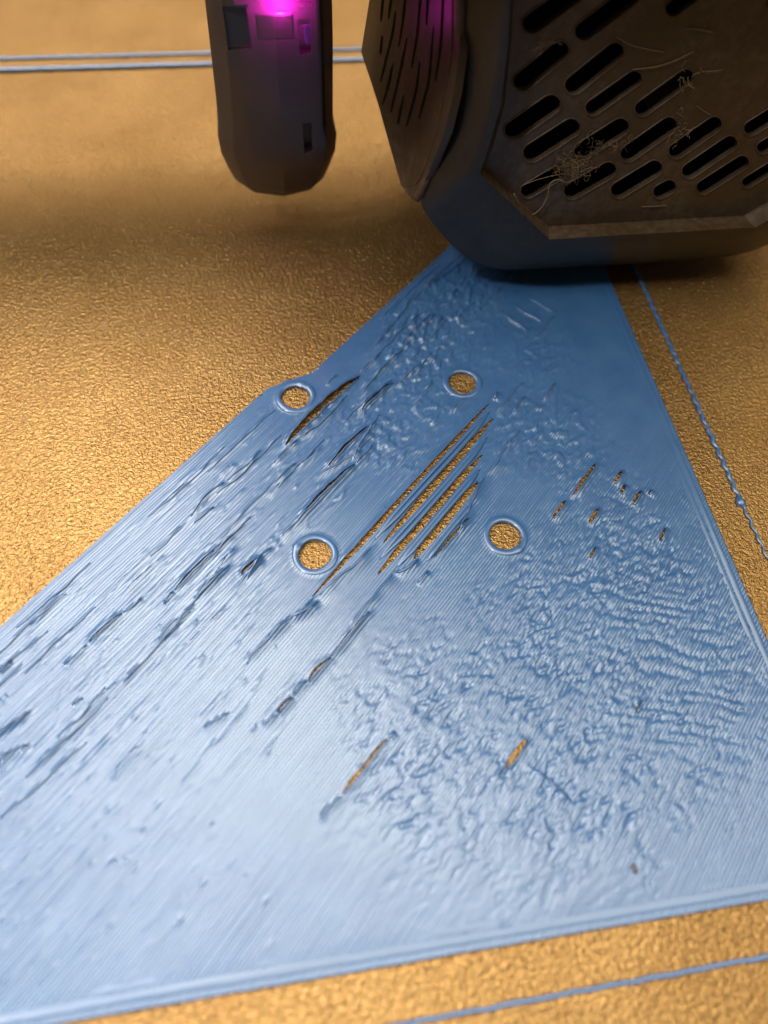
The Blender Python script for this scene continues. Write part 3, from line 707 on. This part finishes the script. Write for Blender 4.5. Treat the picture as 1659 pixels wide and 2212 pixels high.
lo2 = bpy.data.objects.new('pod_light', la); COL.objects.link(lo2); q = front(*c1(830, 75), YP + 2.6); lo2.location = tuple(q * MM)

# ------------------------------------------------------------------ lint, wisps and a crumb
rnd = random.Random(3)
def fuzz(name, centre, rx, rz, count, label, r=.024, ln=(1.2, 3.8)):
    V_, F_ = [], []
    for k in range(count):
        p = np.array([centre[0] + rnd.gauss(0, rx), centre[1] - abs(rnd.gauss(0, .35)) - .1, centre[2] + rnd.gauss(0, rz)])
        d = np.array([rnd.gauss(0, 1), rnd.gauss(0, .25), rnd.gauss(0, 1)]); d /= np.linalg.norm(d); L = rnd.uniform(*ln); pts = [p]
        for i in range(9):
            d = d + np.array([rnd.gauss(0, .55), rnd.gauss(0, .2), rnd.gauss(0, .55)]); d /= np.linalg.norm(d); p = p + d * L / 9
            p[1] = min(p[1], YC - .15); p[1] = max(p[1], YC - 1.6); pts.append(p)
        v, f_ = tube_geo(pts, r * rnd.uniform(.6, 1.3), 4); b0 = len(V_); V_ += v; F_ += [tuple(i + b0 for i in q) for q in f_]
    return tag(mesh(name, V_, F_, LINT), label, 'lint')
def c3(x, y): return (1037 + x * .375, y * .375)
fuzz('lint_tuft', front(*c3(520, 950), YC), 1.3, 1.0, 110, 'tan tuft of lint caught in the lower left vent slots')
fuzz('lint_tuft', front(*c3(690, 830), YC), 1.6, .7, 22, 'thin tan lint strewn across a vent slot above the big tuft')
fuzz('lint_tuft', front(*c3(1155, 745), YC), .8, .8, 14, 'small lint tuft between two slots in the middle of the cover', .04, (1.2, 3))
fuzz('lint_tuft', front(*c3(1175, 440), YC), .8, .6, 8, 'faint lint at the top end of an upper vent slot', .04, (1.5, 3))
fuzz('lint_tuft', front(*c3(330, 235), YC), 1.4, .7, 14, 'reddish lint along the web between upper left slots', .035, (1, 2.5))
def wisp(pts, r, label, dy=.25):
    P = smooth_line([front(*c3(*p), YC - dy) for p in pts], 6)
    V_, F_ = tube_geo(P, r, 5); return tag(mesh('plastic_wisp', V_, F_, LINT), label, 'wisp', 'wisps on the print head cover')
wisp([(195, 1115), (235, 1190), (290, 1238), (350, 1200), (388, 1130), (400, 1065), (440, 1035), (485, 1045)], .10, 'long looped tan wisp hanging under the lint tuft', .6)
wisp([(240, 1070), (330, 1035), (430, 1010), (490, 1000)], .05, 'straight fine wisp crossing the lowest left slot')
wisp([(880, 400), (1010, 385), (1120, 350), (1230, 298)], .07, 'curved pale wisp on the bare middle of the cover')
wisp([(785, 210), (860, 255), (950, 280), (1060, 300)], .05, 'faint arched wisp right of the top slots')
wisp([(1190, 165), (1260, 170), (1340, 184)], .06, 'short level wisp high on the bare cover')
wisp([(1250, 610), (1290, 640), (1330, 662)], .05, 'short slanting wisp right of the middle slots')
wisp([(930, 1190), (1000, 1188), (1075, 1183)], .06, 'short pale wisp just above the bottom ledge')
wisp([(1280, 412), (1340, 410), (1390, 404)], .05, 'tiny level wisp in the middle of the bare cover')
q = bed(1370, 1877, .5); V_ = []
bm = bmesh.new(); bmesh.ops.create_icosphere(bm, subdivisions=2, radius=.42)
for v in bm.verts: v.co = v.co * (1 + .35 * math.sin(7 * v.co.x * 5 + 3) * math.cos(9 * v.co.y * 4)); v.co.y *= 1.5; v.co.z *= .8
V_ = [np.array(v.co) + q for v in bm.verts]; F_ = [tuple(x.index for x in f_.verts) for f_ in bm.faces]; bm.free()
tag(mesh('crumb', V_, F_, CRUMB), 'tiny dark crumb near the lower right of the blue sheet', 'crumb')
